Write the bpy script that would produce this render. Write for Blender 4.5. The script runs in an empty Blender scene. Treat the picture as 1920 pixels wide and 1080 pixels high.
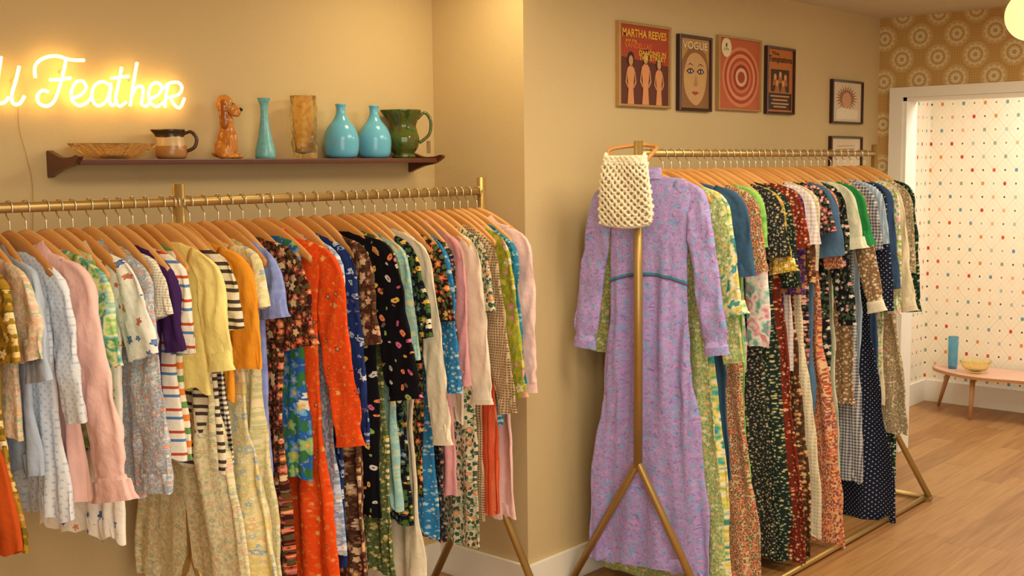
import bpy, bmesh, math, random
from math import sin, cos, pi, radians
from mathutils import Vector, Matrix, noise as mnoise
sc = bpy.context.scene
COL = sc.collection
sc.view_settings.view_transform = 'Standard'
sc.view_settings.look = 'None'

# ------------------------------------------------------------------ camera
H = 1.65; F = 2160.0
AL = radians(41.5); TH = radians(6.08); RO = radians(-0.6)
R = Matrix.Rotation(AL - pi/2, 3, 'Z') @ Matrix.Rotation(pi/2 - TH, 3, 'X') @ Matrix.Rotation(RO, 3, 'Z')
CP = Vector((0, 0, H))
cam_d = bpy.data.cameras.new('camera'); cam = bpy.data.objects.new('camera', cam_d); COL.objects.link(cam)
cam_d.sensor_width = 36; cam_d.lens = 36*F/1920
cam.matrix_world = Matrix.Translation(CP) @ R.to_4x4()
sc.camera = cam
# survey helpers: measured points put onto the real planes of the room
def ray(px, py): return R @ Vector(((px-960)/F, (540-py)/F, -1))
def onY(px, py, Y): d = ray(px, py); return CP + d*(Y/d.y)
def onX(px, py, X): d = ray(px, py); return CP + d*(X/d.x)
def onZ(px, py, Z): d = ray(px, py); return CP + d*((Z-H)/d.z)
def proj(P):
    q = R.transposed() @ (Vector(P)-CP)
    return 960 + F*q.x/-q.z, 540 - F*q.y/-q.z
def z_for(X, Y, py):
    a, b = -1.0, 3.0
    for _ in range(40):
        m = (a+b)/2
        if proj((X, Y, m))[1] > py: a = m
        else: b = m
    return a

# ------------------------------------------------------------------ colour + node expression helpers
def lin(h):
    if isinstance(h, (tuple, list)): v = [c/255 for c in h]
    else: v = [int(h[i:i+2], 16)/255 for i in (0, 2, 4)]
    return tuple(((c/12.92) if c <= .04045 else ((c+.055)/1.055)**2.4) for c in v) + (1,)
class Mt:
    def __init__(s, name, rough=.8, **kw):
        s.m = bpy.data.materials.new(name); s.m.use_nodes = True
        s.nt = s.m.node_tree; s.b = s.nt.nodes['Principled BSDF']
        s.b.inputs['Roughness'].default_value = rough
        for k, v in kw.items():
            s.b.inputs[k.replace('_', ' ')].default_value = v
    def n(s, t, **kw):
        x = s.nt.nodes.new(t)
        for k, v in kw.items(): setattr(x, k, v)
        return x
    def put(s, inp, v):
        if isinstance(v, bpy.types.NodeSocket): s.nt.links.new(v, inp)
        else: inp.default_value = v
    def M(s, op, a, b=0, c=0):
        x = s.n('ShaderNodeMath', operation=op)
        s.put(x.inputs[0], a); s.put(x.inputs[1], b); s.put(x.inputs[2], c)
        return x.outputs[0]
    def add(s, a, b): return s.M('ADD', a, b)
    def sub(s, a, b): return s.M('SUBTRACT', a, b)
    def mul(s, a, b): return s.M('MULTIPLY', a, b)
    def lt(s, a, b): return s.M('LESS_THAN', a, b)
    def gt(s, a, b): return s.M('GREATER_THAN', a, b)
    def fr(s, a): return s.M('FRACT', a)
    def mix(s, f, a, b, mode='MIX'):
        x = s.n('ShaderNodeMix', data_type='RGBA', blend_type=mode)
        s.put(x.inputs[0], f); s.put(x.inputs[6], a); s.put(x.inputs[7], b)
        return x.outputs[2]
    def xyz(s):
        tc = s.n('ShaderNodeTexCoord'); sp = s.n('ShaderNodeSeparateXYZ')
        s.nt.links.new(tc.outputs['Object'], sp.inputs[0]); s.tc = tc.outputs['Object']
        return sp.outputs[0], sp.outputs[1], sp.outputs[2]
    def comb(s, a, b, c=0):
        x = s.n('ShaderNodeCombineXYZ'); s.put(x.inputs[0], a); s.put(x.inputs[1], b); s.put(x.inputs[2], c)
        return x.outputs[0]
    def sep(s, v):
        x = s.n('ShaderNodeSeparateXYZ'); s.put(x.inputs[0], v); return x.outputs
    def noise(s, vec, scale, detail=2):
        x = s.n('ShaderNodeTexNoise'); s.nt.links.new(vec, x.inputs['Vector'])
        x.inputs['Scale'].default_value = scale; x.inputs['Detail'].default_value = detail
        return x.outputs['Fac']
    def vor(s, vec, dims='2D', rnd=.85):
        x = s.n('ShaderNodeTexVoronoi', voronoi_dimensions=dims)
        s.nt.links.new(vec, x.inputs['Vector']); x.inputs['Scale'].default_value = 1
        x.inputs['Randomness'].default_value = rnd
        return x
    def ramp(s, f, cols, const=True, pos=None):
        x = s.n('ShaderNodeValToRGB'); cr = x.color_ramp
        if const: cr.interpolation = 'CONSTANT'
        n = len(cols)
        while len(cr.elements) < n: cr.elements.new(.5)
        for i, c in enumerate(cols):
            cr.elements[i].position = pos[i] if pos else (i/n if const else i/max(1, n-1))
        for i, c in enumerate(cols): cr.elements[i].color = lin(c)
        s.put(x.inputs[0], f); return x.outputs[0]
    def base(s, v): s.put(s.b.inputs['Base Color'], v)
    def bump(s, h, st=.3, dist=.01):
        x = s.n('ShaderNodeBump'); x.inputs['Strength'].default_value = st; x.inputs['Distance'].default_value = dist
        s.put(x.inputs['Height'], h); s.nt.links.new(x.outputs[0], s.b.inputs['Normal'])

def simple(name, c, rough=.6, var=.12, nscale=12, bump=0, **kw):
    m = Mt(name, rough, **kw); m.xyz()
    nz = m.noise(m.tc, nscale, 3)
    k = m.add(m.mul(nz, var*2), 1-var)
    col = m.mix(1.0, lin(c), m.comb(k, k, k), 'MULTIPLY'); m.base(col)
    if bump: m.bump(nz, bump)
    return m.m

def cloth_finish(m, col):
    nz = m.noise(m.tc, 14, 3); k = m.add(m.mul(nz, .3), .86)
    m.base(m.mix(1.0, col, m.comb(k, k, k), 'MULTIPLY'))
    m.bump(m.noise(m.tc, 38, 4), .5, .008)
    m.b.inputs['Specular IOR Level'].default_value = .12
    return m.m
_mi = [0]
def cmat(): _mi[0] += 1; return Mt('fabric_%d' % _mi[0], .92)
def cloth_uv(m, off=0):
    x, y, z = m.xyz()
    return m.add(m.mul(x, .45), y), z, x
def PL(c):
    m = cmat(); m.xyz(); return cloth_finish(m, m.ramp(m.noise(m.tc, 30, 4), [c, c], False))
def FL(base, cols, leaf=None, sc_=18, size=.42, pet=5, ctr='e8c060', warp=.12, sq=1.0):
    sc_ *= 1.3
    m = cmat(); u, v, x = cloth_uv(m); o = _mi[0]*1.37
    vec = m.comb(m.add(m.mul(u, sc_), o), m.add(m.mul(v, sc_*sq), o*2))
    wn = m.mul(m.sub(m.noise(vec, 2.2, 2), .5), warp*2)
    vec = m.comb(m.add(m.sep(vec)[0], wn), m.add(m.sep(vec)[1], wn))
    col = m.mix(m.mul(m.gt(m.noise(vec, 3.1, 2), .58), .25), lin(base), lin(cols[-1]))
    if leaf:
        v2 = m.n('ShaderNodeVectorMath', operation='MULTIPLY_ADD')
        m.put(v2.inputs[0], vec); v2.inputs[1].default_value = (2.0, 1.2, 1); v2.inputs[2].default_value = (3.3, 7.7, 0)
        vo = m.vor(v2.outputs[0]); col = m.mix(m.lt(vo.outputs['Distance'], .36), col, lin(leaf))
    vo = m.vor(vec, rnd=.9)
    d = m.n('ShaderNodeVectorMath', operation='SUBTRACT'); m.put(d.inputs[0], vec); m.put(d.inputs[1], vo.outputs['Position'])
    ds = m.sep(d.outputs[0]); ang = m.M('ARCTAN2', ds[1], ds[0])
    rc = m.sep(vo.outputs['Color'])
    rr = m.mul(m.add(m.mul(m.M('COSINE', m.add(m.mul(ang, pet), m.mul(rc[1], 6))), .2), .8), m.mul(m.add(m.mul(rc[2], .75), .45), size))
    fcol = m.ramp(rc[0], cols)
    col = m.mix(m.lt(vo.outputs['Distance'], rr), col, fcol)
    col = m.mix(m.lt(vo.outputs['Distance'], m.mul(rr, .72)), col, m.mix(.15, fcol, lin('fff0e0')))
    col = m.mix(m.lt(vo.outputs['Distance'], m.mul(rr, .30)), col, lin(ctr))
    return cloth_finish(m, col)
def ST(cols, per=.05):
    m = cmat(); u, v, x = cloth_uv(m); return cloth_finish(m, m.ramp(m.fr(m.M('DIVIDE', v, per)), cols))
def VST(cols, per=.05):
    m = cmat(); u, v, x = cloth_uv(m); return cloth_finish(m, m.ramp(m.fr(m.M('DIVIDE', u, per)), cols))
def GI(a, b, c, per=.02):
    m = cmat(); u, v, x = cloth_uv(m)
    f1 = m.gt(m.fr(m.M('DIVIDE', u, per)), .5); f2 = m.gt(m.fr(m.M('DIVIDE', v, per)), .5)
    return cloth_finish(m, m.ramp(m.mul(m.add(f1, f2), .45), [a, b, c]))
def DO(base, dot, per=.02, r=.25, dot2=None):
    m = cmat(); u, v, x = cloth_uv(m)
    a = m.M('DIVIDE', m.add(u, v), per); b = m.M('DIVIDE', m.sub(u, v), per)
    fa = m.sub(m.fr(a), .5); fb = m.sub(m.fr(b), .5)
    d = m.M('SQRT', m.add(m.mul(fa, fa), m.mul(fb, fb)))
    return cloth_finish(m, m.mix(m.lt(d, r), lin(base), lin(dot)))
def TD(cols, sc_=9, det=2):
    m = cmat(); u, v, x = cloth_uv(m)
    return cloth_finish(m, m.ramp(m.noise(m.comb(m.add(u, _mi[0]), v), sc_, det), cols, False, [.3+.4*i/(len(cols)-1) for i in range(len(cols))]))
def SW(base, c2, c3, sc_=22, amt=1.0, vs=26):
    m = cmat(); u, v, x = cloth_uv(m); vec = m.comb(u, v)
    n1 = m.noise(vec, sc_, 1.5); rings = m.fr(m.mul(n1, 9))
    n2 = m.noise(vec, sc_*.55, 1)
    col = m.mix(m.mul(m.lt(rings, .24), amt), lin(base), m.ramp(n2, [c2, c2, c3, c3]))
    vo = m.vor(m.comb(m.mul(u, vs), m.mul(v, vs)))
    col = m.mix(m.mul(m.lt(vo.outputs['Distance'], m.mul(m.noise(vec, 90, 1), .5)), amt), col, lin(c3))
    return cloth_finish(m, col)
def LILAC():
    m = cmat(); u, v, x = cloth_uv(m); vec = m.comb(u, v)
    wx = m.mul(m.sub(m.noise(vec, 20, 2), .5), .06); wy = m.mul(m.sub(m.noise(m.comb(m.add(u, 5), v), 20, 2), .5), .06)
    base = m.mix(m.gt(m.noise(vec, 70, 3), .56), lin('a894cf'), lin('9c88c6'))
    n1 = m.noise(m.comb(m.add(u, wx), m.add(v, wy)), 46, 0); rg_ = m.fr(m.mul(n1, 10))
    col = m.mix(m.mul(m.lt(rg_, .18), .65), base, lin('c8acdc'))
    for k, (s_, c, r_) in enumerate(((30, '7ca8dc', .29), (46, 'cc9cc8', .22), (40, '7cb8d0', .16), (52, '8468b8', .16))):
        v2 = m.comb(m.add(m.mul(m.add(u, wx), s_), k*3.7), m.add(m.mul(m.add(v, wy), s_), k*1.9))
        vo = m.vor(v2); d = m.n('ShaderNodeVectorMath', operation='SUBTRACT'); m.put(d.inputs[0], v2); m.put(d.inputs[1], vo.outputs['Position'])
        ds = m.sep(d.outputs[0]); an = m.M('ARCTAN2', ds[1], ds[0]); rc = m.sep(vo.outputs['Color'])
        rr = m.mul(m.mul(m.add(m.mul(m.M('COSINE', m.add(m.mul(an, 5), m.mul(rc[1], 6))), .35), .75), r_), m.add(m.mul(rc[0], 1.1), .3))
        col = m.mix(m.mul(m.lt(vo.outputs['Distance'], rr), .8), col, lin(c))
    return cloth_finish(m, col)
def LACE(a, b, per=.014):
    m = cmat(); u, v, x = cloth_uv(m)
    s1 = m.M('SINE', m.mul(m.add(u, v), 2*pi/per)); s2 = m.M('SINE', m.mul(m.sub(u, v), 2*pi/per))
    return cloth_finish(m, m.mix(m.gt(m.mul(s1, s2), .25), lin(a), lin(b)))

# ------------------------------------------------------------------ mesh helpers
def mk(name, V, Fc, mat=None, parent=None, loc=(0, 0, 0), rz=0, smooth=True, kind=None, label=None, cat=None, group=None):
    me = bpy.data.meshes.new(name); me.from_pydata([tuple(v) for v in V], [], Fc); me.update()
    if mat: me.materials.append(mat)
    if smooth: me.polygons.foreach_set('use_smooth', [True]*len(me.polygons))
    bm = bmesh.new(); bm.from_mesh(me); bmesh.ops.recalc_face_normals(bm, faces=bm.faces); bm.to_mesh(me); bm.free()
    return ob(name, me, parent, loc, rz, kind, label, cat, group)
def ob(name, me, parent=None, loc=(0, 0, 0), rz=0, kind=None, label=None, cat=None, group=None):
    o = bpy.data.objects.new(name, me); COL.objects.link(o)
    o.location = loc; o.rotation_euler = (0, 0, rz)
    if parent: o.parent = parent
    if kind: o['kind'] = kind
    if label: o['label'] = label
    if cat: o['category'] = cat
    if group: o['group'] = group
    return o
def boxm(name, lo, hi, mat, bev=0, **kw):
    bm = bmesh.new(); bmesh.ops.create_cube(bm, size=1)
    c = [(lo[i]+hi[i])/2 for i in range(3)]; s = [abs(hi[i]-lo[i]) for i in range(3)]
    for v in bm.verts: v.co = Vector((v.co.x*s[0]+c[0], v.co.y*s[1]+c[1], v.co.z*s[2]+c[2]))
    if bev: bmesh.ops.bevel(bm, geom=bm.edges[:], offset=bev, segments=2, affect='EDGES', profile=.7)
    me = bpy.data.meshes.new(name); bm.to_mesh(me); bm.free(); me.materials.append(mat)
    return ob(name, me, **kw)
def cr(P, n=6, closed=False):
    P = [Vector(p) for p in P]; out = []; N = len(P)
    rng = range(N if closed else N-1)
    for i in rng:
        if closed: a, b, c, d = P[(i-1) % N], P[i], P[(i+1) % N], P[(i+2) % N]
        else: a, b, c, d = P[max(i-1, 0)], P[i], P[i+1], P[min(i+2, N-1)]
        for j in range(n):
            t = j/n
            out.append(.5*((2*b)+(c-a)*t+(2*a-5*b+4*c-d)*t*t+(3*b-a-3*c+d)*t**3))
    if not closed: out.append(P[-1])
    return out
def tubeg(P, r, n=8, V=None, Fc=None, closed=False):
    V = [] if V is None else V; Fc = [] if Fc is None else Fc
    P = [Vector(p) for p in P]; N = len(P); base = len(V)
    up = None
    for i in range(N):
        if closed: t = P[(i+1) % N]-P[i-1]
        else: t = P[min(i+1, N-1)]-P[max(i-1, 0)]
        t.normalize()
        if up is None:
            up = t.cross(Vector((0, 0, 1)))
            if up.length < .1: up = t.cross(Vector((1, 0, 0)))
        up = (up - t*up.dot(t)).normalized(); w = t.cross(up)
        rr = r[i] if isinstance(r, (list, tuple)) else r
        for k in range(n):
            a = 2*pi*k/n; V.append(P[i]+up*cos(a)*rr+w*sin(a)*rr)
    m = N if closed else N-1
    for i in range(m):
        for k in range(n):
            a = base+i*n+k; b = base+i*n+(k+1) % n
            c = base+((i+1) % N)*n+(k+1) % n; d = base+((i+1) % N)*n+k
            Fc.append((a, b, c, d))
    if not closed:
        Fc.append(tuple(base+k for k in range(n))[::-1]); Fc.append(tuple(base+(N-1)*n+k for k in range(n)))
    return V, Fc
def tube(name, P, r, mat, n=8, closed=False, **kw):
    V, Fc = tubeg(P, r, n, closed=closed); return mk(name, V, Fc, mat, **kw)
def lathe(name, prof, mat, n=40, fn=None, cap=True, **kw):
    V = []; Fc = []
    for i, (r, z) in enumerate(prof):
        for k in range(n):
            a = 2*pi*k/n; rr = r*(fn(a, i/(len(prof)-1), r, z) if fn else 1)
            V.append((rr*cos(a), rr*sin(a), z))
    for i in range(len(prof)-1):
        for k in range(n): Fc.append((i*n+k, i*n+(k+1) % n, (i+1)*n+(k+1) % n, (i+1)*n+k))
    if cap: Fc.append(tuple(range(n))[::-1]); Fc.append(tuple((len(prof)-1)*n+k for k in range(n)))
    return mk(name, V, Fc, mat, **kw)
def prof_cr(pts, n=5): return [(max(p.x, .0005), p.y) for p in cr([(a, b, 0) for a, b in pts], n)]
def blob(name, ells, vox, mat, sm=6, **kw):
    bm = bmesh.new()
    for (c, r, rot) in ells:
        mtx = Matrix.Translation(c) @ Matrix.Rotation(rot, 4, 'Y') @ Matrix.Diagonal((r[0], r[1], r[2], 1))
        bmesh.ops.create_uvsphere(bm, u_segments=24, v_segments=14, radius=1, matrix=mtx)
    me = bpy.data.meshes.new('tmp'); bm.to_mesh(me); bm.free()
    o = bpy.data.objects.new('tmp', me); COL.objects.link(o)
    md = o.modifiers.new('r', 'REMESH'); md.mode = 'VOXEL'; md.voxel_size = vox
    s = o.modifiers.new('s', 'SMOOTH'); s.iterations = sm; s.factor = .5
    dg = bpy.context.evaluated_depsgraph_get(); me2 = bpy.data.meshes.new_from_object(o.evaluated_get(dg))
    bpy.data.objects.remove(o); me2.name = name
    me2.materials.clear(); me2.materials.append(mat)
    me2.polygons.foreach_set('use_smooth', [True]*len(me2.polygons))
    return ob(name, me2, **kw)

# ------------------------------------------------------------------ structure
YW = 2.79; YB = 3.26; XC = 3.23; XD = 6.28; XF = 7.78; YF = 3.08; ZC = 2.44
def wallmat():
    m = Mt('painted_plaster', .9); m.xyz(); n1 = m.noise(m.tc, 2.5, 3); n2 = m.noise(m.tc, 180, 2)
    k = m.add(m.add(m.mul(n1, .06), m.mul(n2, .10)), .92)
    m.base(m.mix(1., lin('cfb686'), m.comb(k, k, k), 'MULTIPLY')); m.bump(n2, .12, .004); return m.m
wm = wallmat()
def floormat():
    m = Mt('oak_laminate', .45); x, y, z = m.xyz()
    row = m.M('FLOOR', m.M('DIVIDE', y, .13)); off = m.mul(m.fr(m.mul(m.M('SINE', m.mul(row, 12.9)), 437.5)), 1.2)
    plank = m.M('FLOOR', m.M('DIVIDE', m.add(x, off), 1.2))
    rnd = m.fr(m.mul(m.M('SINE', m.add(m.mul(row, 7.3), m.mul(plank, 31.7))), 917.3))
    gr = m.noise(m.comb(m.mul(x, 1.5), m.mul(y, 26), rnd), 2.2, 5)
    f = m.add(m.mul(gr, .75), m.mul(rnd, .25))
    col = m.ramp(f, ['704822', '946638', 'b0824e', '9a6e42'], False)
    gap = m.M('MAXIMUM', m.lt(m.fr(m.M('DIVIDE', y, .13)), .02), m.lt(m.fr(m.M('DIVIDE', m.add(x, off), 1.2)), .003))
    m.base(m.mix(m.mul(gap, .5), col, lin('4c3420'))); m.bump(gr, .05); return m.m
def retro():
    m = Mt('retro_wallpaper', .8); x, y, z = m.xyz(); p = .200; q = .235
    def lat(ox, oz):
        u = m.mul(m.sub(m.fr(m.add(m.M('DIVIDE', y, p), ox)), .5), p); v = m.mul(m.sub(m.fr(m.add(m.M('DIVIDE', z, q), oz)), .5), q)
        return m.M('SQRT', m.add(m.mul(u, u), m.mul(v, v))), m.M('ARCTAN2', v, u)
    s1 = m.mul(m.M('SINE', m.mul(m.add(y, z), 230)), m.M('SINE', m.mul(m.sub(y, z), 230)))
    col = m.mix(m.gt(s1, .1), lin('c8a05e'), lin('bb9250'))
    for ox, oz in ((0, 0), (.5, .5)):
        r, a = lat(ox+.2, oz+.1)
        pt = m.mul(m.M('ABSOLUTE', m.M('COSINE', m.mul(a, 6))), .012)
        col = m.mix(m.lt(r, .070), col, lin('cdac70'))
        col = m.mix(m.lt(r, m.add(pt, .047)), col, lin('dec897'))
        col = m.mix(m.lt(r, .041), col, lin('c39c5e'))
        col = m.mix(m.lt(r, m.add(m.mul(pt, 1.0), .019)), col, lin('e0d0a8'))
        col = m.mix(m.lt(r, .012), col, lin('bf9f68'))
    m.base(col); return m.m
def dotpaper():
    m = Mt('dotted_wallpaper', .8); x, y, z = m.xyz(); h = m.mul(m.add(x, y), 1.25); p = .125
    a = m.M('DIVIDE', m.add(h, z), p*1.41); b = m.M('DIVIDE', m.sub(h, z), p*1.41)
    col = lin('f4ead4')
    la = m.M('ABSOLUTE', m.sub(m.fr(a), .5)); lb = m.M('ABSOLUTE', m.sub(m.fr(b), .5))
    line = m.M('MAXIMUM', m.gt(la, .482), m.gt(lb, .482))
    sk = m.gt(m.fr(m.mul(m.M('SINE', m.add(m.mul(m.M('FLOOR', a), 3.1), m.mul(m.M('FLOOR', b), 7.7))), 91.7)), .35)
    col = m.mix(m.mul(m.mul(line, sk), .5), col, lin('d8b486'))
    l2 = m.M('MAXIMUM', m.lt(m.M('ABSOLUTE', m.sub(la, .25)), .012), m.lt(m.M('ABSOLUTE', m.sub(lb, .25)), .012))
    col = m.mix(m.mul(l2, .4), col, lin('dcbc90'))
    def dots(off, rad, cols, seed):
        nonlocal col
        aa = m.add(a, off); bb = m.add(b, off)
        fa = m.sub(m.fr(aa), .5); fb = m.sub(m.fr(bb), .5); d = m.M('SQRT', m.add(m.mul(fa, fa), m.mul(fb, fb)))
        rn = m.fr(m.mul(m.M('SINE', m.add(m.mul(m.M('FLOOR', aa), 12.3+seed), m.mul(m.M('FLOOR', bb), 45.1))), 731.7))
        col = m.mix(m.lt(d, rad), col, m.ramp(rn, cols))
    dots(.5, .105, ['c8402c', '6c94ac', 'dc8c50', '98a48c', 'b4bcb8', 'd0583c', 'e4b088', '7c9cac'], 0)
    dots(0, .058, ['4c443c', 'b87850', '6c6458', 'b0a090'], 3)
    m.base(col); return m.m
rm = retro(); dm = dotpaper(); fm = floormat()
white = simple('white_gloss_paint', 'f4eee0', .4, .03)
ceilm = simple('ceiling_paint', 'd4cab4', .9, .04)
S = dict(kind='structure')
boxm('floor', (-1.5, -2.5, -.1), (8.2, 3.6, 0), fm, **S)
boxm('ceiling', (-1.5, -1.2, ZC), (8.2, 3.6, ZC+.1), ceilm, **S)
boxm('wall_alcove', (-1.5, YB, 0), (XC+.12, YB+.12, ZC), wm, **S)
boxm('wall_alcove_side', (XC, YW+.12, 0), (XC+.12, YB, ZC), wm, **S)
boxm('wall_right', (XC, YW, 0), (XD, YW+.12, ZC), wm, **S)
boxm('wall_left', (-1.5, -1.2, 0), (-1.38, YB, ZC), wm, **S)
def compound(name, boxes, mat, **kw):
    V = []; Fc = []
    for lo, hi in boxes:
        b = len(V)
        for i in range(8): V.append(((hi if i & 1 else lo)[0], (hi if i & 2 else lo)[1], (hi if i & 4 else lo)[2]))
        for f in ((0, 2, 3, 1), (4, 5, 7, 6), (0, 1, 5, 4), (2, 6, 7, 3), (0, 4, 6, 2), (1, 3, 7, 5)): Fc.append(tuple(b+i for i in f))
    return mk(name, V, Fc, mat, smooth=False, **kw)
DY0, DY1, DZ = 1.35, 2.64, 2.0
compound('wall_doorway', [((XD, DY1, 0), (XD+.12, YF+.12, ZC)), ((XD, DY0, DZ), (XD+.12, DY1, ZC)), ((XD, -1.2, 0), (XD+.12, DY0, ZC))], rm, **S)
boxm('wall_far_room_back', (XF, -.5, 0), (XF+.12, YF+.12, ZC), dm, **S)
boxm('wall_far_room_side', (XD+.12, YF, 0), (XF, YF+.12, ZC), dm, **S)
tw = .075
compound('trim_1', [((XD-.025, DY1, 0), (XD-.001, DY1+tw, DZ+.055)), ((XD-.025, DY0-tw, 0), (XD-.001, DY0, DZ+.055)), ((XD-.025, DY0, DZ-.0), (XD-.001, DY1, DZ+.055)),
   ((XD-.012, DY1-.02, 0), (XD+.13, DY1, DZ)), ((XD-.012, DY0, 0), (XD+.13, DY0+.02, DZ)), ((XD-.012, DY0, DZ-.02), (XD+.13, DY1, DZ))], white, **S)
boxm('baseboard_right', (XC-.016, YW-.016, 0), (XD-.03, YW, .13), white, .004, **S)
boxm('baseboard_alcove_side', (XC-.016, YW, 0), (XC, YB, .13), white, .004, **S)
boxm('baseboard_alcove', (-1.3, YB-.016, 0), (XC-.016, YB, .13), white, .004, **S)
boxm('baseboard_far_room_back', (XF-.016, -.4, 0), (XF, YF, .15), white, .004, **S)
boxm('baseboard_far_room_side', (XD+.14, YF-.016, 0), (XF-.016, YF, .15), white, .004, **S)

# ------------------------------------------------------------------ common materials
brass = simple('brushed_gold_metal', 'b49458', .38, .12, 20, Metallic=.6)
def woodhm():
    m = Mt('beech_wood', .42); x, y, z = m.xyz(); oi = m.n('ShaderNodeObjectInfo')
    g_ = m.noise(m.comb(m.mul(x, 4), y, m.mul(z, 4)), 22, 3); k = m.add(m.add(m.mul(g_, .25), m.mul(oi.outputs['Random'], .5)), .2)
    m.base(m.ramp(k, ['a8682c', 'd0924c', 'e4ae6c'], False)); return m.m
wood_h = woodhm()
steel = simple('hook_steel', 'd8ccb0', .3, .05, Metallic=.85)
teak = simple('dark_teak', '5e3020', .35, .25, 25)

# ------------------------------------------------------------------ racks
def rack(name, Y, X0, X1, posts, zr, ytop, label, feet=(.30, .30), longbar=False):
    root = tube(name, [(X0-X0, 0, zr), (X1-X0, 0, zr)], .0135, brass, 14, loc=(X0, Y, 0), label=label, cat='clothes rack')
    for px_ in posts:
        x = px_-X0
        tube('post', [(x, 0, .53), (x, 0, ytop)], .0165, brass, 14, parent=root)
        for s, sp in ((-1, feet[0]), (1, feet[1])):
            tube('leg', [(x, 0, .56), (x, s*.004, .54), (x, s*sp, .018)], .0145, brass, 12, parent=root)
        tube('crossbar', [(x, -feet[0]-.01, .016), (x, feet[1]+.01, .016)], .013, brass, 12, parent=root)
    if longbar:
        tube('floor_bar', [(posts[0]-X0, -feet[0]*.93, .016), (posts[-1]-X0, -feet[0]*.93, .016)], .012, brass, 12, parent=root)
    return root
YL = 2.84; ZL = 1.558
XLm = onY(335, 370, YL).x; XLr = onY(903, 360, YL).x
rack('clothes_rack', YL, .55, XLr, [.56, XLm, XLr], ZL, ZL+.05, 'long gold metal clothes rack in the alcove under the shelf')
YR = 2.43; ZR = 1.688
XRn = onY(1197, 290, YR).x; XRf = onY(1640, 290, YR).x
rack('clothes_rack', YR, XRn, XRf, [XRn, XRf], ZR, ZR+.045, 'gold metal clothes rack with splayed legs along the picture wall', (.32, .32), True)

# ------------------------------------------------------------------ hanger
def hanger_mesh():
    V = []; Fc = []; N = 32; hw = .20
    for i in range(N+1):
        y = -hw+2*hw*i/N; a = abs(y)/hw
        zc = -.090*a**1.5; h = .018*(1-a)**.8+.0105
        t = .0062 if a < .93 else .0048
        for (dx, dz) in ((-t, -h*.6), (-t*.5, -h), (t*.5, -h), (t, -h*.6), (t, h*.6), (t*.5, h), (-t*.5, h), (-t, h*.6)): V.append((dx, y, zc+dz))
    for i in range(N):
        for k in range(8): Fc.append((i*8+k, i*8+(k+1) % 8, (i+1)*8+(k+1) % 8, (i+1)*8+k))
    Fc.append(tuple(range(8))); Fc.append(tuple(N*8+k for k in range(8)))
    return V, Fc
hv, hf = hanger_mesh()
HC = .084
HW = mk('wooden_hanger', hv, hf, wood_h); hang_me = HW.data; bpy.data.objects.remove(HW)
hp = cr([(0, 0, .012), (0, 0, HC-.035), (0, .013, HC-.02), (0, .0175, HC), (0, .012, HC+.0125), (0, 0, HC+.0175), (0, -.0125, HC+.0125), (0, -.0175, HC), (0, -.0165, HC-.012)], 4)
v_, f_ = tubeg(hp, .0021, 6); HK = mk('hook', v_, f_, steel); hook_me = HK.data; bpy.data.objects.remove(HK)
def hanger(X, Y, zr, yaw, grp):
    o = ob('wooden_hanger', hang_me, loc=(X, Y, zr-HC), rz=yaw, label='curved beech wood clothes hanger with steel hook on gold rail', cat='clothes hanger', group=grp)
    ob('hook', hook_me, parent=o)
    return o

# ------------------------------------------------------------------ garment builder
def interp(pts, s):
    if s <= pts[0][0]: return pts[0][1]
    for (a, va), (b, vb) in zip(pts, pts[1:]):
        if s <= b:
            t = (s-a)/max(b-a, 1e-6); t = t*t*(3-2*t); return va+(vb-va)*t
    return pts[-1][1]
def sstep(x): x = max(0, min(1, x)); return x*x*(3-2*x)
class G:
    pass
def N3(a, b, c): return mnoise.noise(Vector((a, b, c)))
def open_end(V, Fc, last, M, back):
    """crisp folded-in edge with a recessed inner face, like the open end of cloth"""
    ring = [Vector(V[last+k]) for k in range(M)]; c = sum(ring, Vector())/M
    b = len(V)
    V += ring
    for q in ring: V.append(c+(q-c)*.86+back*.012)
    for q in ring: V.append(c+(q-c)*.80+back*.05)
    for i in range(2):
        for k in range(M): Fc.append((b+i*M+k, b+i*M+(k+1) % M, b+(i+1)*M+(k+1) % M, b+(i+1)*M+k))
    Fc.append(tuple(b+2*M+k for k in range(M)))
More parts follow.
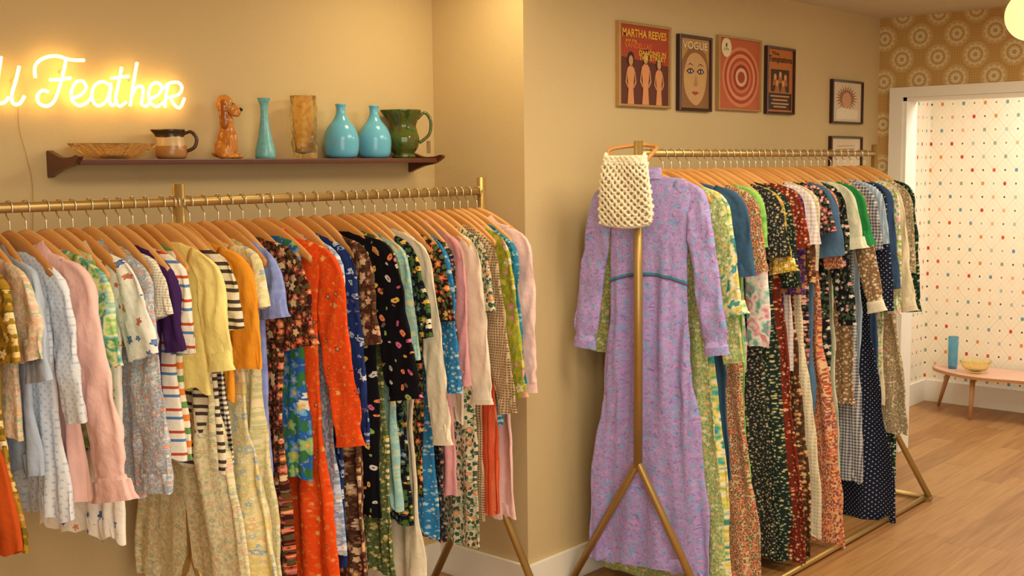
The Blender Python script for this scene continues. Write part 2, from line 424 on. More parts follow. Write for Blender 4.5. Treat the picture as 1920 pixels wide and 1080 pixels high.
def rings(g, slist, M=68, infl=0, closed_top=True, closed_bot=True, arch=0):
    V = []; Fc = []; sd = g.p1*7.3
    for s in slist:
        w0 = interp(g.prof, s)
        A = sstep((s-.14)/.5)
        wl = w0*(1+.06*A*N3(s*5, sd, 1)) + infl
        wr = w0*(1+.06*A*N3(s*5, sd, 9)) + infl
        t = interp(g.th, s)+infl
        for j in range(M):
            a = 2*pi*j/M; c = cos(a); si = sin(a)
            w = wr if c > 0 else wl
            y = w*(abs(c)**.8)*(1 if c > 0 else -1); x = t*(abs(si)**.6)*(1 if si > 0 else -1)
            yn = y/max(w0, .05)*min(w0, .2)
            f = N3(yn*g.k*.33, s*1.2, sd)*1.5+.5*N3(yn*g.k*.8, s*1.6, sd+5)
            x += g.amp*1.7*A*f
            x += .004*N3(y*14, s*10, sd+3)*sstep(s/.1)+ .002*N3(y*36, s*24, sd)*sstep(s/.1)
            if abs(c) > .55: y += (g.amp*.9*A*N3(s*6, si*2.5, sd+7)+.003*N3(s*20, sd, si))*(1 if s > .1 else 0)
            z = -s - (.022*N3(yn*g.k*.3, 2, sd) if s > g.L-.02 else 0)
            if arch: z += arch*(1-(y/w0)**2)-(.6*arch)
            q = sstep((s-.1)/.6)*s
            x += g.lx*q; y += g.ly*q
            V.append(Vector((x, y, z)))
    n = len(slist)
    for i in range(n-1):
        for k in range(M): Fc.append((i*M+k, i*M+(k+1) % M, (i+1)*M+(k+1) % M, (i+1)*M+k))
    if closed_top: Fc.append(tuple(range(M)))
    if closed_bot: open_end(V, Fc, (n-1)*M, M, Vector((0, 0, 1)))
    return V, Fc
DROP = .024
def garment(name, label, cat, X, Y, ztop, L, mat, rng, yaw=0, sh=.2, hw=None, slen=.25, sang=7, r0=.048, r1=.041, cuff=None, collar=False,
            amp=.010, trims=(), puff=0, wst=None, grp=None, thick=1., cuffmat=None, sleeves=True, hemband=None, neck=.088, sway=1., arch=0):
    g = G(); g.L = L; g.p1, g.p2, g.p3 = (rng.uniform(0, 6) for _ in range(3)); g.k = rng.uniform(60, 95); g.amp = amp
    g.lx = rng.uniform(-.015, .012)*sway; g.ly = rng.uniform(-.03, .025)*sway
    bw = sh-.035 if wst is None else wst
    hw = hw or bw+rng.uniform(.01, .06)*max(0, L-.5)+.01
    a = sh-.015 if sleeves else sh-.04
    g.prof = [(0, neck), (.003, neck+.010), (.013, .138), (.033, min(a, sh-.020)), (.068, a), (.18, a-.014), (min(.34, L*.7), bw), (L, hw)]
    g.th = [(0, .0095), (.08, .0115*thick), (.3, .012*thick), (L, .013*thick)]
    sl = [0, .002, .006, .012, .019, .028, .038, .05, .065, .085, .11, .145, .185]
    n = max(4, int((L-.185)/.026)); sl += [.185+(L-.185)*(i+1)/n for i in range(n)]
    V, Fc = rings(g, sl)
    root = mk(name, V, Fc, mat, loc=(X, Y, ztop), rz=yaw, label=label, cat=cat, group=grp)
    for (s0, s1, tm) in trims:
        V, Fc = rings(g, [s0+(s1-s0)*i/3 for i in range(4)], infl=.0035, closed_top=False, closed_bot=False, arch=arch)
        mk('waist_trim', V, Fc, tm, parent=root)
    if hemband:
        V, Fc = rings(g, [L-hemband[0]+hemband[0]*i/4 for i in range(5)], infl=.003, closed_top=False, closed_bot=False); mk('hem_frill', V, Fc, hemband[1], parent=root)
    if sleeves:
        for side in (-1, 1):
            slen_ = slen+.075
            ns = max(12, int(slen_/.018)); p = Vector((0, side*(sh-.08), -.034)); M = 28; sd = rng.uniform(0, 50)
            V = []; Fc = []; sw = rng.uniform(-.025, .010)*slen/.4; sa = sang+rng.uniform(-2.5, 3)*sway; bend = rng.uniform(-6, 5)
            for i in range(ns+1):
                t = i/ns; q = t*slen_; th = radians(sa+(66-sa)*(1-sstep((q-.02)/.14))+4*N3(t*3, sd, 2)+bend*t*min(1, slen/.4)); d = Vector((0, side*sin(th), -cos(th)))
                if i: p = p+d*(slen_/ns)
                p.x = sw*t+.009*N3(q*7, sd, 4)
                nrm = Vector((0, cos(th)*side, sin(th)))
                r = (r0+(r1-r0)*t)*(.45+.55*sstep(q/.12))+puff*sin(pi*min(1, t*1.05))
                if cuff and t > .93: r *= .85
                tx = (.008+.003*t+puff*.3)*thick*(.8+.5*abs(N3(q*9, sd, 11)))
                off = .008*N3(q*9, sd, 17)*sstep(q/.12)
                for k in range(M):
                    an = 2*pi*k/M; c = cos(an); si = sin(an)
                    cc = (abs(c)**.85)*(1 if c > 0 else -1); ss = (abs(si)**.65)*(1 if si > 0 else -1)
                    w1 = N3(q*13+c*1.5, c*r*26+sd, si*1.2); w2 = N3(q*30-c*2.2, c*r*50+sd, 5+si)
                    V.append(p+nrm*(r*cc*(1+.05*N3(q*16, c*2, sd))+off)+Vector((tx*ss+(.009*w1+.004*w2)*sstep(q/.08)*thick, 0, 0))+d*(.004*N3(an*2, sd, 8)*(t > .98)))
            for i in range(ns):
                for k in range(M): Fc.append((i*M+k, i*M+(k+1) % M, (i+1)*M+(k+1) % M, (i+1)*M+k))
            Fc.append(tuple(range(M)))
            open_end(V, Fc, ns*M, M, -d)
            mk('sleeve', V, Fc, mat, parent=root)
            if cuff:
                V = []; Fc = []; cl, fl = cuff; Mc = 32
                for i in range(6):
                    t = i/5; q = p+nrm*off+d*(cl*t-.014); r = r1*.88*(1+(fl*t*t))+.002
                    for k in range(Mc):
                        an = 2*pi*k/Mc; rf = 1+(.12*sin(8*an+t) if fl > .3 else 0)*t
                        V.append(q+nrm*(r*cos(an)*rf)+Vector(((.013+.006*fl*t)*thick*sin(an)*rf, 0, 0)))
                for i in range(5):
                    for k in range(Mc): Fc.append((i*Mc+k, i*Mc+(k+1) % Mc, (i+1)*Mc+(k+1) % Mc, (i+1)*Mc+k))
                Fc.append(tuple(range(Mc))); open_end(V, Fc, 5*Mc, Mc, -d)
                mk('cuff', V, Fc, cuffmat or mat, parent=root)
    if collar:
        V = []; Fc = []
        for i, (ww, tt, zz) in enumerate(((.074, .012, -.004), (.062, .013, .028), (.067, .017, .030), (.100, .018, .002), (.120, .019, -.020))):
            for k in range(32):
                an = 2*pi*k/32; V.append((tt*sin(an), ww*cos(an), zz-(.026*max(0, -sin(an)) if i >= 3 else .02*max(0, -sin(an)))))
        for i in range(4):
            for k in range(32): Fc.append((i*32+k, i*32+(k+1) % 32, (i+1)*32+(k+1) % 32, (i+1)*32+k))
        mk('collar', V, Fc, mat, parent=root)
    return root

# ------------------------------------------------------------------ left rack garments
LG = [
(-100,'dress','dress','plain rust orange sleeveless dress on a wooden hanger',lambda:PL('c0501c'),None,1030,{'hw':.26,'sh':.2}),
(-72,'dress','dress','mustard and cream floral dress on a wooden hanger',lambda:FL('a8842c',['e8c878','d8a848','f0dca0','c08828'],'7a6420',24,.5),700,1028,{'hw':.23}),
(-44,'blouse','blouse','peach and cream floral short-sleeved blouse',lambda:FL('f2d8c0',['e8a890','f0c0a8','a8c0a0'],'d8c8a0',40,.45),700,830,{}),
(-14,'shirt','shirt','pale blue chambray shirt with rolled sleeves',lambda:PL('b4c2d8'),735,900,{'collar':1}),
(15,'blouse','blouse','white and pale blue eyelet blouse',lambda:DO('e8ecf2','c0cfe4',.02,.2),815,985,{}),
(46,'blouse','blouse','pale pink blouse with gathered ruffle cuffs',lambda:PL('f6cac2'),945,955,{'cuff':(.06,.5),'collar':1,'sang':10,'r0':.054,'r1':.062,'yaw':10}),
(84,'blouse','blouse','green and turquoise watercolour floral blouse with short sleeves',lambda:TD(['5fae8c','a8d27a','f0eca8','7cc0c8','4f9a5c','e4efb0'],30),712,800,{'sh':.197,'r0':.06,'r1':.064}),
(110,'top','top','leaf green and white patterned summer top',lambda:TD(['d8e4a0','8fba60','f4f0c8'],26),None,860,{}),
(134,'blouse','blouse','white blouse printed with blue and red flowers',lambda:FL('f6f0e6',['3a62b0','d84a34','3a62b0','e88a3a','f6f0e6','f6f0e6'],None,18,.26,5,'5a9a58'),695,1030,{'collar':1,'yaw':9,'sh':.2,'r0':.056,'r1':.056}),
(166,'blouse','blouse','grey blue ditsy floral long-sleeved blouse',lambda:FL('c0c6d2',['8f9ec0','d88a84','a8b4cc','e8e2e0'],'9ca8a8',70,.48),935,940,{'sang':9,'r0':.053,'r1':.058,'collar':1,'sh':.2}),
(198,'knit_top','knitted top','white lacy crochet knit top',lambda:LACE('f2ead8','c8b89c'),600,760,{'sh':.185}),
(222,'cardigan','cardigan','deep purple knitted cardigan',lambda:PL('45285c'),680,840,{'sh':.182,'r0':.045,'r1':.04}),
(247,'knit_top','knitted top','cream knit top with fine blue and red stripes',lambda:ST(['f4ecdc','f4ecdc','5c84b8','f4ecdc','f4ecdc','c8503c','f4ecdc','f4ecdc'],.06),680,870,{'sang':8,'r0':.055,'r1':.052,'sh':.2}),
(272,'knit_top','knitted top','orange and green striped knit top',lambda:ST(['f0e4cc','e8883c','f0e4cc','6c9858'],.07),None,870,{}),
(302,'jumper','jumper','pale yellow knitted jumper with turned cuffs',lambda:PL('fbea94'),710,742,{'cuff':(.035,.25),'sang':8,'sh':.205,'r0':.053,'r1':.050}),
(322,'cardigan','cardigan','cream knit cardigan with dark brown stripes',lambda:ST(['e8dcc0','e8dcc0','4a4038','e8dcc0','4a4038'],.05),640,895,{'sh':.193}),
(330,'dress','dress','cream cotton maxi dress with small pastel flowers',lambda:FL('ece0b8',['d0b888','a8b8a0','e0b8a0'],'d4d0a4',44,.42,5,'f0d890'),None,1150,{'hw':.30,'amp':.014}),
(340,'top','top','black and white houndstooth knitted top',lambda:GI('f0e8d8','807868','201c1c',.014),None,895,{'sh':.2}),
(354,'cardigan','cardigan','golden orange knitted cardigan',lambda:PL('f0a030'),708,760,{'sang':7,'sh':.2,'r0':.050}),
(382,'dress','dress','sheer pale yellow floral maxi dress with puffed sleeves and tied waist',lambda:FL('f2e2ac',['ecd078','b0c0c8','e8b888','f8f0d0','98b0c8'],'dcd49c',30,.46,5,'f4e8b0'),600,1150,{'puff':.012,'r0':.056,'wst':.15,'hw':.26,'trim':'d8c888','amp':.014}),
(408,'dress','dress','pale sage floral cotton maxi dress',lambda:FL('e4d8ac',['d0c080','b0bc94','e8d8b8'],'c8c898',40,.45,5,'ecdc9c'),None,1150,{'hw':.25,'amp':.014}),
(430,'dress','dress','periwinkle blue maxi dress with frilled short sleeves',lambda:TD(['7c8cd8','98a8e8','8494dc'],18),610,1150,{'cuff':(.04,.5),'sh':.19,'r0':.052,'r1':.052}),
(454,'dress','dress','dark burgundy maxi dress with red and cream flowers',lambda:FL('3c1a18',['b8382c','d86848','8c2820','e0c090'],'5a4a28',30,.5,5,'e8b850'),668,1150,{'r0':.062,'r1':.068,'sang':10,'amp':.012,'sh':.2}),
(486,'tunic','tunic','bright blue tunic with green and white flowers',lambda:FL('2c68b8',['6cb0e0','4c90d0','88b868','e8e0c8'],'3c7c4c',15,.5),None,905,{'yaw':8,'sh':.2,'hw':.19}),
(504,'dress','dress','vermilion orange long-sleeved dress with small blossoms',lambda:FL('ea501c',['ec7034','8c301c','e8a848'],None,18,.2,5,'f0c050'),850,1150,{'cuff':(.035,.2),'collar':1,'r0':.056,'r1':.054,'sh':.213,'yaw':9}),
(542,'blouse','blouse','white and sky blue floral blouse',lambda:FL('c4d0e0',['7c98c8','e8ecf2','98acd0'],'88a0b8',36,.5),712,1040,{'sh':.195}),
(566,'dress','dress','navy dress printed with white botanical sprays',lambda:FL('22346c',['c0cce0','a8b8d8','8c9cc8','22346c'],None,24,.34,3,'22346c',.5),840,1060,{'r1':.05,'sh':.197}),
(590,'dress','dress','brown and cream vintage floral dress',lambda:FL('4c2c20',['a87858','d8b898','8c5840','c89878'],'5c4430',26,.5),662,1150,{'r0':.064,'r1':.068,'sang':11,'sh':.205}),
(618,'dress','dress','black dress with orange, pink and green fruit print',lambda:FL('141218',['e8803c','d8d8d0','c85890','88b048','e8c040','141218'],None,19,.27,2,'a03040'),765,980,{'cuff':(.03,.2),'r0':.060,'r1':.066,'sang':9,'sh':.206,'yaw':8}),
(644,'dress','dress','dark green dress with small gold blossom print',lambda:FL('4c5c34',['a89848','788858','d8c890'],'606c40',40,.4),690,1080,{'sh':.19}),
(662,'blouse','blouse','soft turquoise blouse with yellow print',lambda:TD(['7cb4b4','b8d0b8','88c0c8','d8d0a0'],30),690,960,{'sh':.19}),
(683,'dress','dress','black maxi dress with yellow and white flowers',lambda:FL('17171c',['e8b838','e8e0c8','d89030','5878a8'],'4c6838',28,.34),650,985,{'sh':.195}),
(702,'dress','dress','ivory long-sleeved dress with pleated lace skirt',lambda:PL('eaddc2'),845,1150,{'cuff':(.03,.2),'amp':.018,'hw':.19,'sh':.195,'r0':.043,'r1':.040}),
(724,'dress','dress','black and orange floral dress',lambda:FL('1c1a1c',['e8702c','d8a040','c84828'],'54683c',28,.42),620,935,{'sh':.19}),
(742,'blouse','blouse','cornflower blue patterned blouse with long sleeves',lambda:FL('2c78b0',['5ca0d0','98c4dc','2c5c90'],None,46,.42),748,1010,{'sh':.195}),
(762,'dress','dress','dark plum ditsy floral dress',lambda:FL('2c2028',['a86878','c8a888','686078'],'485040',46,.4),690,1020,{'sh':.185}),
(779,'blouse','blouse','dusty pink blouse with a pointed collar',lambda:PL('dc9ca0'),730,935,{'collar':1,'sh':.19}),
(798,'blouse','blouse','ivory crepe blouse with full sleeves',lambda:PL('ecdfc8'),770,800,{'r1':.05,'cuff':(.02,.1),'sh':.19}),
(816,'dress','dress','cream and dark green leafy floral dress',lambda:FL('d8ceb0',['2c4c3c','88a080','c88860'],'3c5c48',32,.48),600,1030,{'sh':.19}),
(833,'dress','dress','beige crochet lace tunic dress',lambda:LACE('c4a884','745844',.018),785,985,{'amp':.006,'sh':.185}),
(850,'dress','dress','coral pleated long dress',lambda:VST(['e0603c','c84c2c','e87850'],.025),None,965,{}),
(862,'blouse','blouse','chartreuse blouse with pink and white flowers and wide cuffs',lambda:FL('b4b038',['e0d8a8','d888a0','c8c048','7ca048'],'98a034',22,.46),750,800,{'cuff':(.045,.15),'r0':.052,'r1':.048,'sh':.192}),
(877,'blouse','blouse','teal blue patterned blouse with long sleeves',lambda:FL('2c7ca0',['48a0c0','88c8d8'],None,48,.38),730,800,{'sh':.176,'r0':.044,'r1':.038}),
(894,'dress','dress','pale pink ribbed long-sleeved dress with buttoned cuffs',lambda:PL('f6cec6'),742,985,{'cuff':(.05,.05),'collar':1,'r0':.058,'r1':.050,'sang':6,'wst':.14,'hw':.15,'sh':.172,'yaw':10,'still':1}),
]
def place(specs, Y, zr, grp, seed, s0, s1, yr):
    for i, (u, nm, cat, lab, mf, sy, hy, o) in enumerate(specs):
        rng = random.Random(seed+i*13)
        X = onY(u, 370 if Y > 2.6 else 292, Y).x
        o = dict(o); yaw = radians(o.pop('yaw', rng.uniform(*yr)))
        hanger(X, Y, zr, yaw+radians(rng.uniform(-2, 2)), grp)
        zt = zr-HC-DROP
        zh = z_for(X, Y-.22, hy); L = max(.4, zt-zh)
        sh = o.pop('sh', rng.uniform(s0, s1)); tr = o.pop('trim', None)
        if o.pop('still', 0): o['sway'] = 0
        if Y > 2.6: o['thick'] = 1.25 if u < 470 else 1.0
        if sy is None: o['sleeves'] = False
        else:
            ze = z_for(X, Y-.27, sy); cl = o['cuff'][0] if o.get('cuff') else 0
            o['slen'] = max(.12, (zt-.09-ze)*1.02-cl*.5)
            if o['slen'] < .3: o.setdefault('r0', .057); o.setdefault('r1', .061); o.setdefault('sang', 11)
        mat = mf()
        trims = [(.40, .43, PL(tr))] if tr else []
        garment(nm, lab, cat, X, Y, zt, L, mat, rng, yaw=yaw, sh=sh, grp=grp, trims=trims, **o)
place(LG, YL, ZL, 'clothes hanging on the alcove rack', 100, .185, .2, (-3, 6))

RG = [
(1243,'dress','dress','pale green and yellow floral maxi dress with long sleeves',lambda:FL('b0ba80',['d8d098','80a05c','c8a860','dcd8b4'],'88a060',46,.46),690,1110,{'hw':.27,'sh':.212}),
(1259,'dress','dress','turquoise, blue and yellow patterned maxi dress with frilled sleeves',lambda:TD(['2c78b0','58b098','e0c850','e8e4c8','3c8c60','5ca0d0'],22),595,1110,{'hw':.29,'cuff':(.05,.6),'sh':.216}),
(1275,'shirt','shirt','mid-blue denim short-sleeved shirt',lambda:PL('3c5a78'),530,900,{'sh':.225}),
(1292,'dress','dress','cream maxi dress with small red and orange flowers',lambda:FL('d4b892',['b02c20','c85030','7c3024','a83c28'],'6c6c40',54,.58),522,1100,{'sh':.23,'hw':.29}),
(1312,'dress','dress','apple green maxi dress with short puffed sleeves',lambda:TD(['78b04c','94c464','60a044'],24),475,1040,{'sh':.23,'puff':.006,'hw':.22}),
(1326,'blouse','blouse','white blouse with pink and teal watercolour roses',lambda:TD(['ece0dc','e0849c','f0e8e0','64a8a0','e0a0a8'],16),655,700,{'r1':.052,'sh':.2}),
(1342,'dress','dress','black maxi dress with tiny muted blossoms',lambda:FL('1e2022',['687468','585058','98906c'],None,60,.4),495,1045,{'sh':.22,'hw':.27}),
(1358,'dress','dress','golden yellow floral maxi dress with frilled sleeves',lambda:FL('cc9830',['e4cc78','a87024','d8b04c','e4d4a4'],'84803a',34,.46),520,1045,{'cuff':(.035,.5),'sh':.222,'r0':.046,'r1':.046,'hw':.22}),
(1370,'dress','dress','dark green and navy ditsy print dress',lambda:FL('1c2824',['586c50','a8a070','3c5848'],None,60,.42),550,1050,{'hw':.26,'sh':.218}),
(1382,'dress','dress','deep red maxi dress with small cream flowers',lambda:FL('842418',['d8a880','b04830','54201c'],'5c3420',46,.42),480,1048,{'sh':.225,'hw':.28}),
(1394,'dress','dress','deep purple maxi dress with paisley print',lambda:SW('3c2252','78408c','9c6844',34),560,1042,{'hw':.29,'sh':.218}),
(1405,'shirt','shirt','white shirt with fine red and blue checks',lambda:GI('f0e8dc','e8d0c4','c4c4d0',.016),470,700,{'sh':.226}),
(1417,'dress','dress','brown and rust floral maxi dress',lambda:FL('4c281c',['b06038','c89868','7c3c24'],'4c4828',40,.46),540,1035,{'hw':.28,'sh':.222}),
(1428,'dress','dress','ivory knitted lace maxi dress',lambda:LACE('e0d4b6','c8b890',.03),515,1008,{'hw':.28,'amp':.005,'sh':.212}),
(1440,'dress','dress','black dress with pink rose print',lambda:FL('201a1e',['d87888','e8a8a8','c05868'],'4c6048',36,.46),450,840,{'sh':.226}),
(1454,'shirt','shirt','faded denim short-sleeved shirt',lambda:PL('506e8c'),490,800,{'sh':.23}),
(1467,'dress','dress','cream maxi dress with rows of orange and plum flowers',lambda:FL('d8b088',['c8442c','8c2c3c','d87034','a83020'],'985434',38,.62,6),512,1015,{'hw':.30}),
(1480,'dress','dress','black dress with white daisies and long cream cuffs',lambda:FL('18181c',['d8d0c4','c8b8b0','c89098','18181c'],'3c4c38',26,.32),615,960,{'cuff':(.03,.1),'sh':.218,'hw':.24}),
(1494,'dress','dress','pale mint and cream layered dress',lambda:TD(['c8ccac','dcd6bc','b4c498'],18),478,970,{'cuff':(.03,.5)}),
(1508,'blouse','blouse','emerald green blouse with tied sleeves',lambda:PL('2a8446'),472,560,{'sh':.23,'cuff':(.03,.4),'r0':.045,'r1':.045}),
(1521,'blouse','blouse','brown floral blouse with ruffled cream cuffs',lambda:FL('886848',['d8b890','a87850','e8d8b8'],None,50,.45),590,760,{'cuff':(.045,.3),'cm':'e8dcc0','sh':.214}),
(1534,'dress','dress','grey gingham maxi dress',lambda:GI('c8c4bc','909098','50505c',.014),480,905,{}),
(1546,'shirt','shirt','pale blue striped cotton shirt',lambda:VST(['9cb0c4','c4d0d8','9cb0c4'],.016),468,700,{'sh':.222}),
(1558,'dress','dress','navy maxi dress with white polka dots and frilled hem',lambda:DO('1c2236','b8b4b0',.022,.16),590,1003,{'hw':.36,'hb':1}),
(1571,'shirt','shirt','dark denim shirt on a wooden hanger',lambda:PL('3a5070'),550,800,{'sh':.212}),
(1584,'blouse','blouse','white blouse with yellow and green meadow flowers',lambda:FL('e8e0cc',['d8b840','b8c850','e8a0a0'],'8cac68',32,.42),592,700,{'cuff':(.03,.1),'sh':.218}),
(1597,'blouse','blouse','cream long-sleeved blouse with soft cuffs',lambda:PL('e4d4b4'),590,760,{'cuff':(.03,.1),'sh':.21}),
(1611,'dress','dress','beige maxi dress with tiny pink flowers',lambda:FL('bca684',['a86858','8c7858','e0c8b0'],'7c7c58',54,.45),520,812,{'hw':.29}),
(1622,'dress','dress','dark green dress with white blossom print and long sleeves',lambda:FL('16241a',['b0b0a0','88a080','16241a'],'2c4c30',40,.34),588,895,{'cuff':(.03,.1),'sh':.212}),
]
for r_ in RG:
    o = r_[7]
    if 'cm' in o: o['cuffmat'] = PL(o.pop('cm'))
    if 'hb' in o: o.pop('hb'); o['hemband'] = (.09, DO('1c2236', 'b8b4b0', .022, .16))
place(RG, YR, ZR, 'clothes hanging on the picture wall rack', 900, .205, .222, (-3, 6))
# lilac maxi dress at the near end
rng = random.Random(5)
Xp = XRn+.065
hanger(Xp, YR, ZR, radians(12), 'clothes hanging on the picture wall rack')
ztp = ZR-HC+.004
Lp = ztp-z_for(Xp-.05, YR-.15, 1085)
lil = LILAC()
s_tr = ztp-z_for(Xp, YR, 520)
dr = garment('dress', 'lilac paisley maxi dress with long sleeves and teal waist trim', 'dress', Xp, YR-.0, ztp, Lp, lil, rng, yaw=radians(12), sh=.182, hw=.245, slen=.565, sang=9, r0=.048, r1=.050,
        amp=.012, wst=.150, collar=False, thick=1.4, neck=.05, cuff=(.035, .05), sway=0, arch=.03, trims=[(s_tr-.008, s_tr+.0, PL('3c8c98')), (s_tr+.0, s_tr+.006, PL('684480'))])
V = []; Fc = []
for i, (ww, tt, zz) in enumerate(((.066, .018, -.012), (.052, .016, .004), (.049, .0155, .028), (.046, .013, .028), (.046, .012, .0))):
    for k in range(32):
        an = 2*pi*k/32; V.append((tt*sin(an), ww*cos(an), zz))
for i in range(4):
    for k in range(32): Fc.append((i*32+k, i*32+(k+1) % 32, (i+1)*32+(k+1) % 32, (i+1)*32+k))
mk('collar', V, Fc, lil, parent=dr)

# ------------------------------------------------------------------ crochet bag
bgm = simple('cream_cotton_cord', 'f0e6ca', .9, .10, 150, .3); bgi = simple('bag_pouch_shade', 'b89c68', .9, .1)  # inner pouch painted a tan shadow tone, darkening the gaps between knots
Xb = XRn-.045; cb = onX(1172, 360, Xb); zt_ = z_for(Xb, cb.y, 294); zb_ = z_for(Xb, cb.y, 422); hb_ = zt_-zb_
def BS(side, u, v, off=0):
    wv = (.076+.020*sstep(v*1.5))*(1-.05*sstep((v-.85)/.15))+.003*sin(v*9+side)
    e = math.sqrt(max(0, 1-abs(u)**4))*(1-max(0, v-.9)/.1*.8)
    return Vector((side*(.004+off+.012*e*(.4+.6*sin(pi*min(1, v*.9+.1))))+.004*sin(u*4+v*5), (wv+off*.5)*u, -hb_*v*(1-.025*abs(u)**3*v)-.006*cos(u*1.5)*v))
V = []; Fc = []; NW, NH = 24, 28
for side in (-1, 1):
    b = len(V)
    for j in range(NH+1):
        for i in range(NW+1): V.append(BS(side, -1+2*i/NW, j/NH))
    for j in range(NH):
        for i in range(NW): a = b+j*(NW+1)+i; Fc.append((a, a+1, a+NW+2, a+NW+1))
bag = mk('handbag', V, Fc, bgi, loc=(Xb, cb.y, zt_), rz=radians(14), label='small cream crochet handbag hanging from the rack post', cat='handbag')
V = []; Fc = []; nc, nr = 15, 19
rg = random.Random(3)
for side in (-1, 1):
    P = {}
    for j in range(nr+1):
        for i in range(nc+1):
            if (i+j) % 2 == 0: P[i, j] = BS(side, -1+2*i/nc+rg.uniform(-.03, .03), j/nr+rg.uniform(-.010, .010), .004+rg.uniform(-.001, .002))
    for (i, j), p in P.items():
        for di in (-1, 1):
            q = P.get((i+di, j+1))
            if q:
                mid = (p+q)/2+Vector((side*.001, 0, 0)); kk = rg.uniform(.9, 1.2)
                tubeg([p, p*.7+q*.3, mid, p*.3+q*.7, q], [.0076*kk, .0054, .0036, .0054, .0076], 7, V, Fc)
for v in (0., .03, .06, .09): tubeg([BS(-1, u/10, v, .003) for u in range(-10, 11)]+[BS(1, -u/10, v, .003) for u in range(-10, 11)], .0052, 7, V, Fc, closed=True)
for e in (-1, 1): tubeg([(BS(-1, e, j/14, .002)+BS(1, e, j/14, .002))*.5 for j in range(15)], .007, 7, V, Fc)
tubeg([(BS(-1, u/10, 1, .002)+BS(1, u/10, 1, .002))*.5 for u in range(-10, 11)], .007, 7, V, Fc)
mk('crochet_netting', V, Fc, bgm, parent=bag)
dY = YR-cb.y
tube('handle', cr([(.0, .07, -.03), (.01, .072, .0), (.035, .07, .028), (.085, dY*.6, .042), (.10, dY-.02, .042), (.08, -.09, .032), (.02, -.09, .005), (0, -.07, -.03)], 6), .007, wood_h, 10, parent=bag)
for s in (-1, 1):
    tube('strap_loop', cr([(-.02, s*.068, -.03), (0, s*.075, .012), (.02, s*.068, -.03)], 5), .006, bgm, 8, parent=bag)

# ------------------------------------------------------------------ shelf
XS0 = onY(92, 300, YB).x; XS1 = onY(768, 300, YB).x; ZS = 1.68; DS = .165
shelf = boxm('wall_shelf', (XS0+.01, YB-DS+.004, ZS-.016), (XS1-.01, YB, ZS), teak, .003, label='dark teak wall shelf with tapered ends holding glass and ceramics', cat='shelf')
for x0, sgn in ((XS0, -1), (XS1, 1)):
    outl = [(p.x, p.y) for p in cr([(0, -.046, 0), (0, .024, 0), (-.03, .022, 0), (-.08, .008, 0), (-.14, .008, 0), (-DS-.010, .014, 0), (-DS-.018, .004, 0), (-.14, -.018, 0), (-.08, -.028, 0), (-.03, -.042, 0)], 4, closed=True)]
    V = []
    for dx in (-.008, .008):
        for (y, z) in outl: V.append((x0+dx, YB+min(y, 0), ZS+z-.002))
    n = len(outl); Fc = [tuple(range(n)), tuple(range(n, 2*n))[::-1]]+[(i, (i+1) % n, n+(i+1) % n, n+i) for i in range(n)]
    mk('end_bracket', V, Fc, teak, parent=shelf, smooth=False)
YI = YB-.085
def at(px): P = onY(px, 296, YI); return P.x
def hpx(px, y1): return z_for(at(px), YI, y1)-ZS
def wpx(px, w): return w/F*(at(px)*cos(AL)+YI*sin(AL))
def glass(name, c, rough=.06, tr=.95, ns=30, c2=None, ior=1.2, bs=.35):
    m = Mt(name, rough); m.xyz(); nz = m.noise(m.tc, ns, 2)
    m.base(m.ramp(nz, [c2 or c, c], False, [.35, .6]))
    m.b.inputs['Transmission Weight'].default_value = tr; m.b.inputs['IOR'].default_value = ior; m.bump(nz, bs, .006); return m.m
amber = glass('amber_glass', 'ffedbe', .06, .88, 90, 'ffd890', 1.25, .4); amber2 = glass('gold_textured_glass', 'fff0bc', .08, .9, 60, 'f4cc7c', 1.22, .5)
blueop = simple('blue_opaline_glass', '68b8d8', .18, .08, 20); blueop2 = simple('turquoise_bubbled_glass', '74b8bc', .25, .3, 90)
r = wpx(213, 153)/2
def scal(a, t, rr, z): return 1+(.08*abs(sin(a*9))*(z/.04))+.025*sin(a*36)*(z > .012)
lathe('glass_dish', prof_cr([(r*.35, 0), (r*.55, .006), (r*.8, .022), (r, .042), (r*.98, .046), (r*.75, .032), (r*.45, .014), (.01, .011)], 5), amber, 144,
      fn=scal, loc=(at(213), YI+.0, ZS), label='shallow scalloped amber pressed-glass dish on the teak shelf', cat='dish')
bpy.data.objects['glass_dish'].scale = (1, .078/r, 1)
def jugmat(top, mid, low, z1, z2, rough=.25):
    m = Mt('glazed_stoneware', rough); x, y, z = m.xyz(); nz = m.mul(m.sub(m.noise(m.tc, 40, 2), .5), .01)
    zz = m.add(z, nz); c = m.mix(m.gt(zz, z1), lin(low), lin(mid)); c = m.mix(m.gt(zz, z2), c, lin(top)); m.base(c); return m.m
h = hpx(322, 243); w = wpx(322, 58)/2
jm = jugmat('3c2818', 'd4b480', 'b07c44', h*.45, h*.74)
jug = lathe('jug', prof_cr([(w*.75, 0), (w*.95, h*.08), (w*1.0, h*.3), (w*.9, h*.6), (w*.82, h*.8), (w*.9, h*.97), (w*.85, h), (w*.76, h*.9), (w*.7, h*.6)], 4), jm, 40,
      fn=lambda a, t, rr, z: 1+(.42*max(0, cos(a-pi*.82))**10*max(0, z/h-.6)/.4), loc=(at(322), YI, ZS), label='squat brown and cream glazed stoneware jug on the teak shelf', cat='jug')
ha = radians(-42)
def hdl(par, pts, rad, mat, ang):
    return tube('handle', cr([(p*cos(ang), p*sin(ang), z) for p, z in pts], 6), rad, mat, 10, parent=par)
hdl(jug, [(w*.8, h*.85), (w*1.25, h*.92), (w*1.6, h*.7), (w*1.45, h*.4), (w*.9, h*.25)], .0055, simple('dark_glaze', '4a3020', .25), ha)
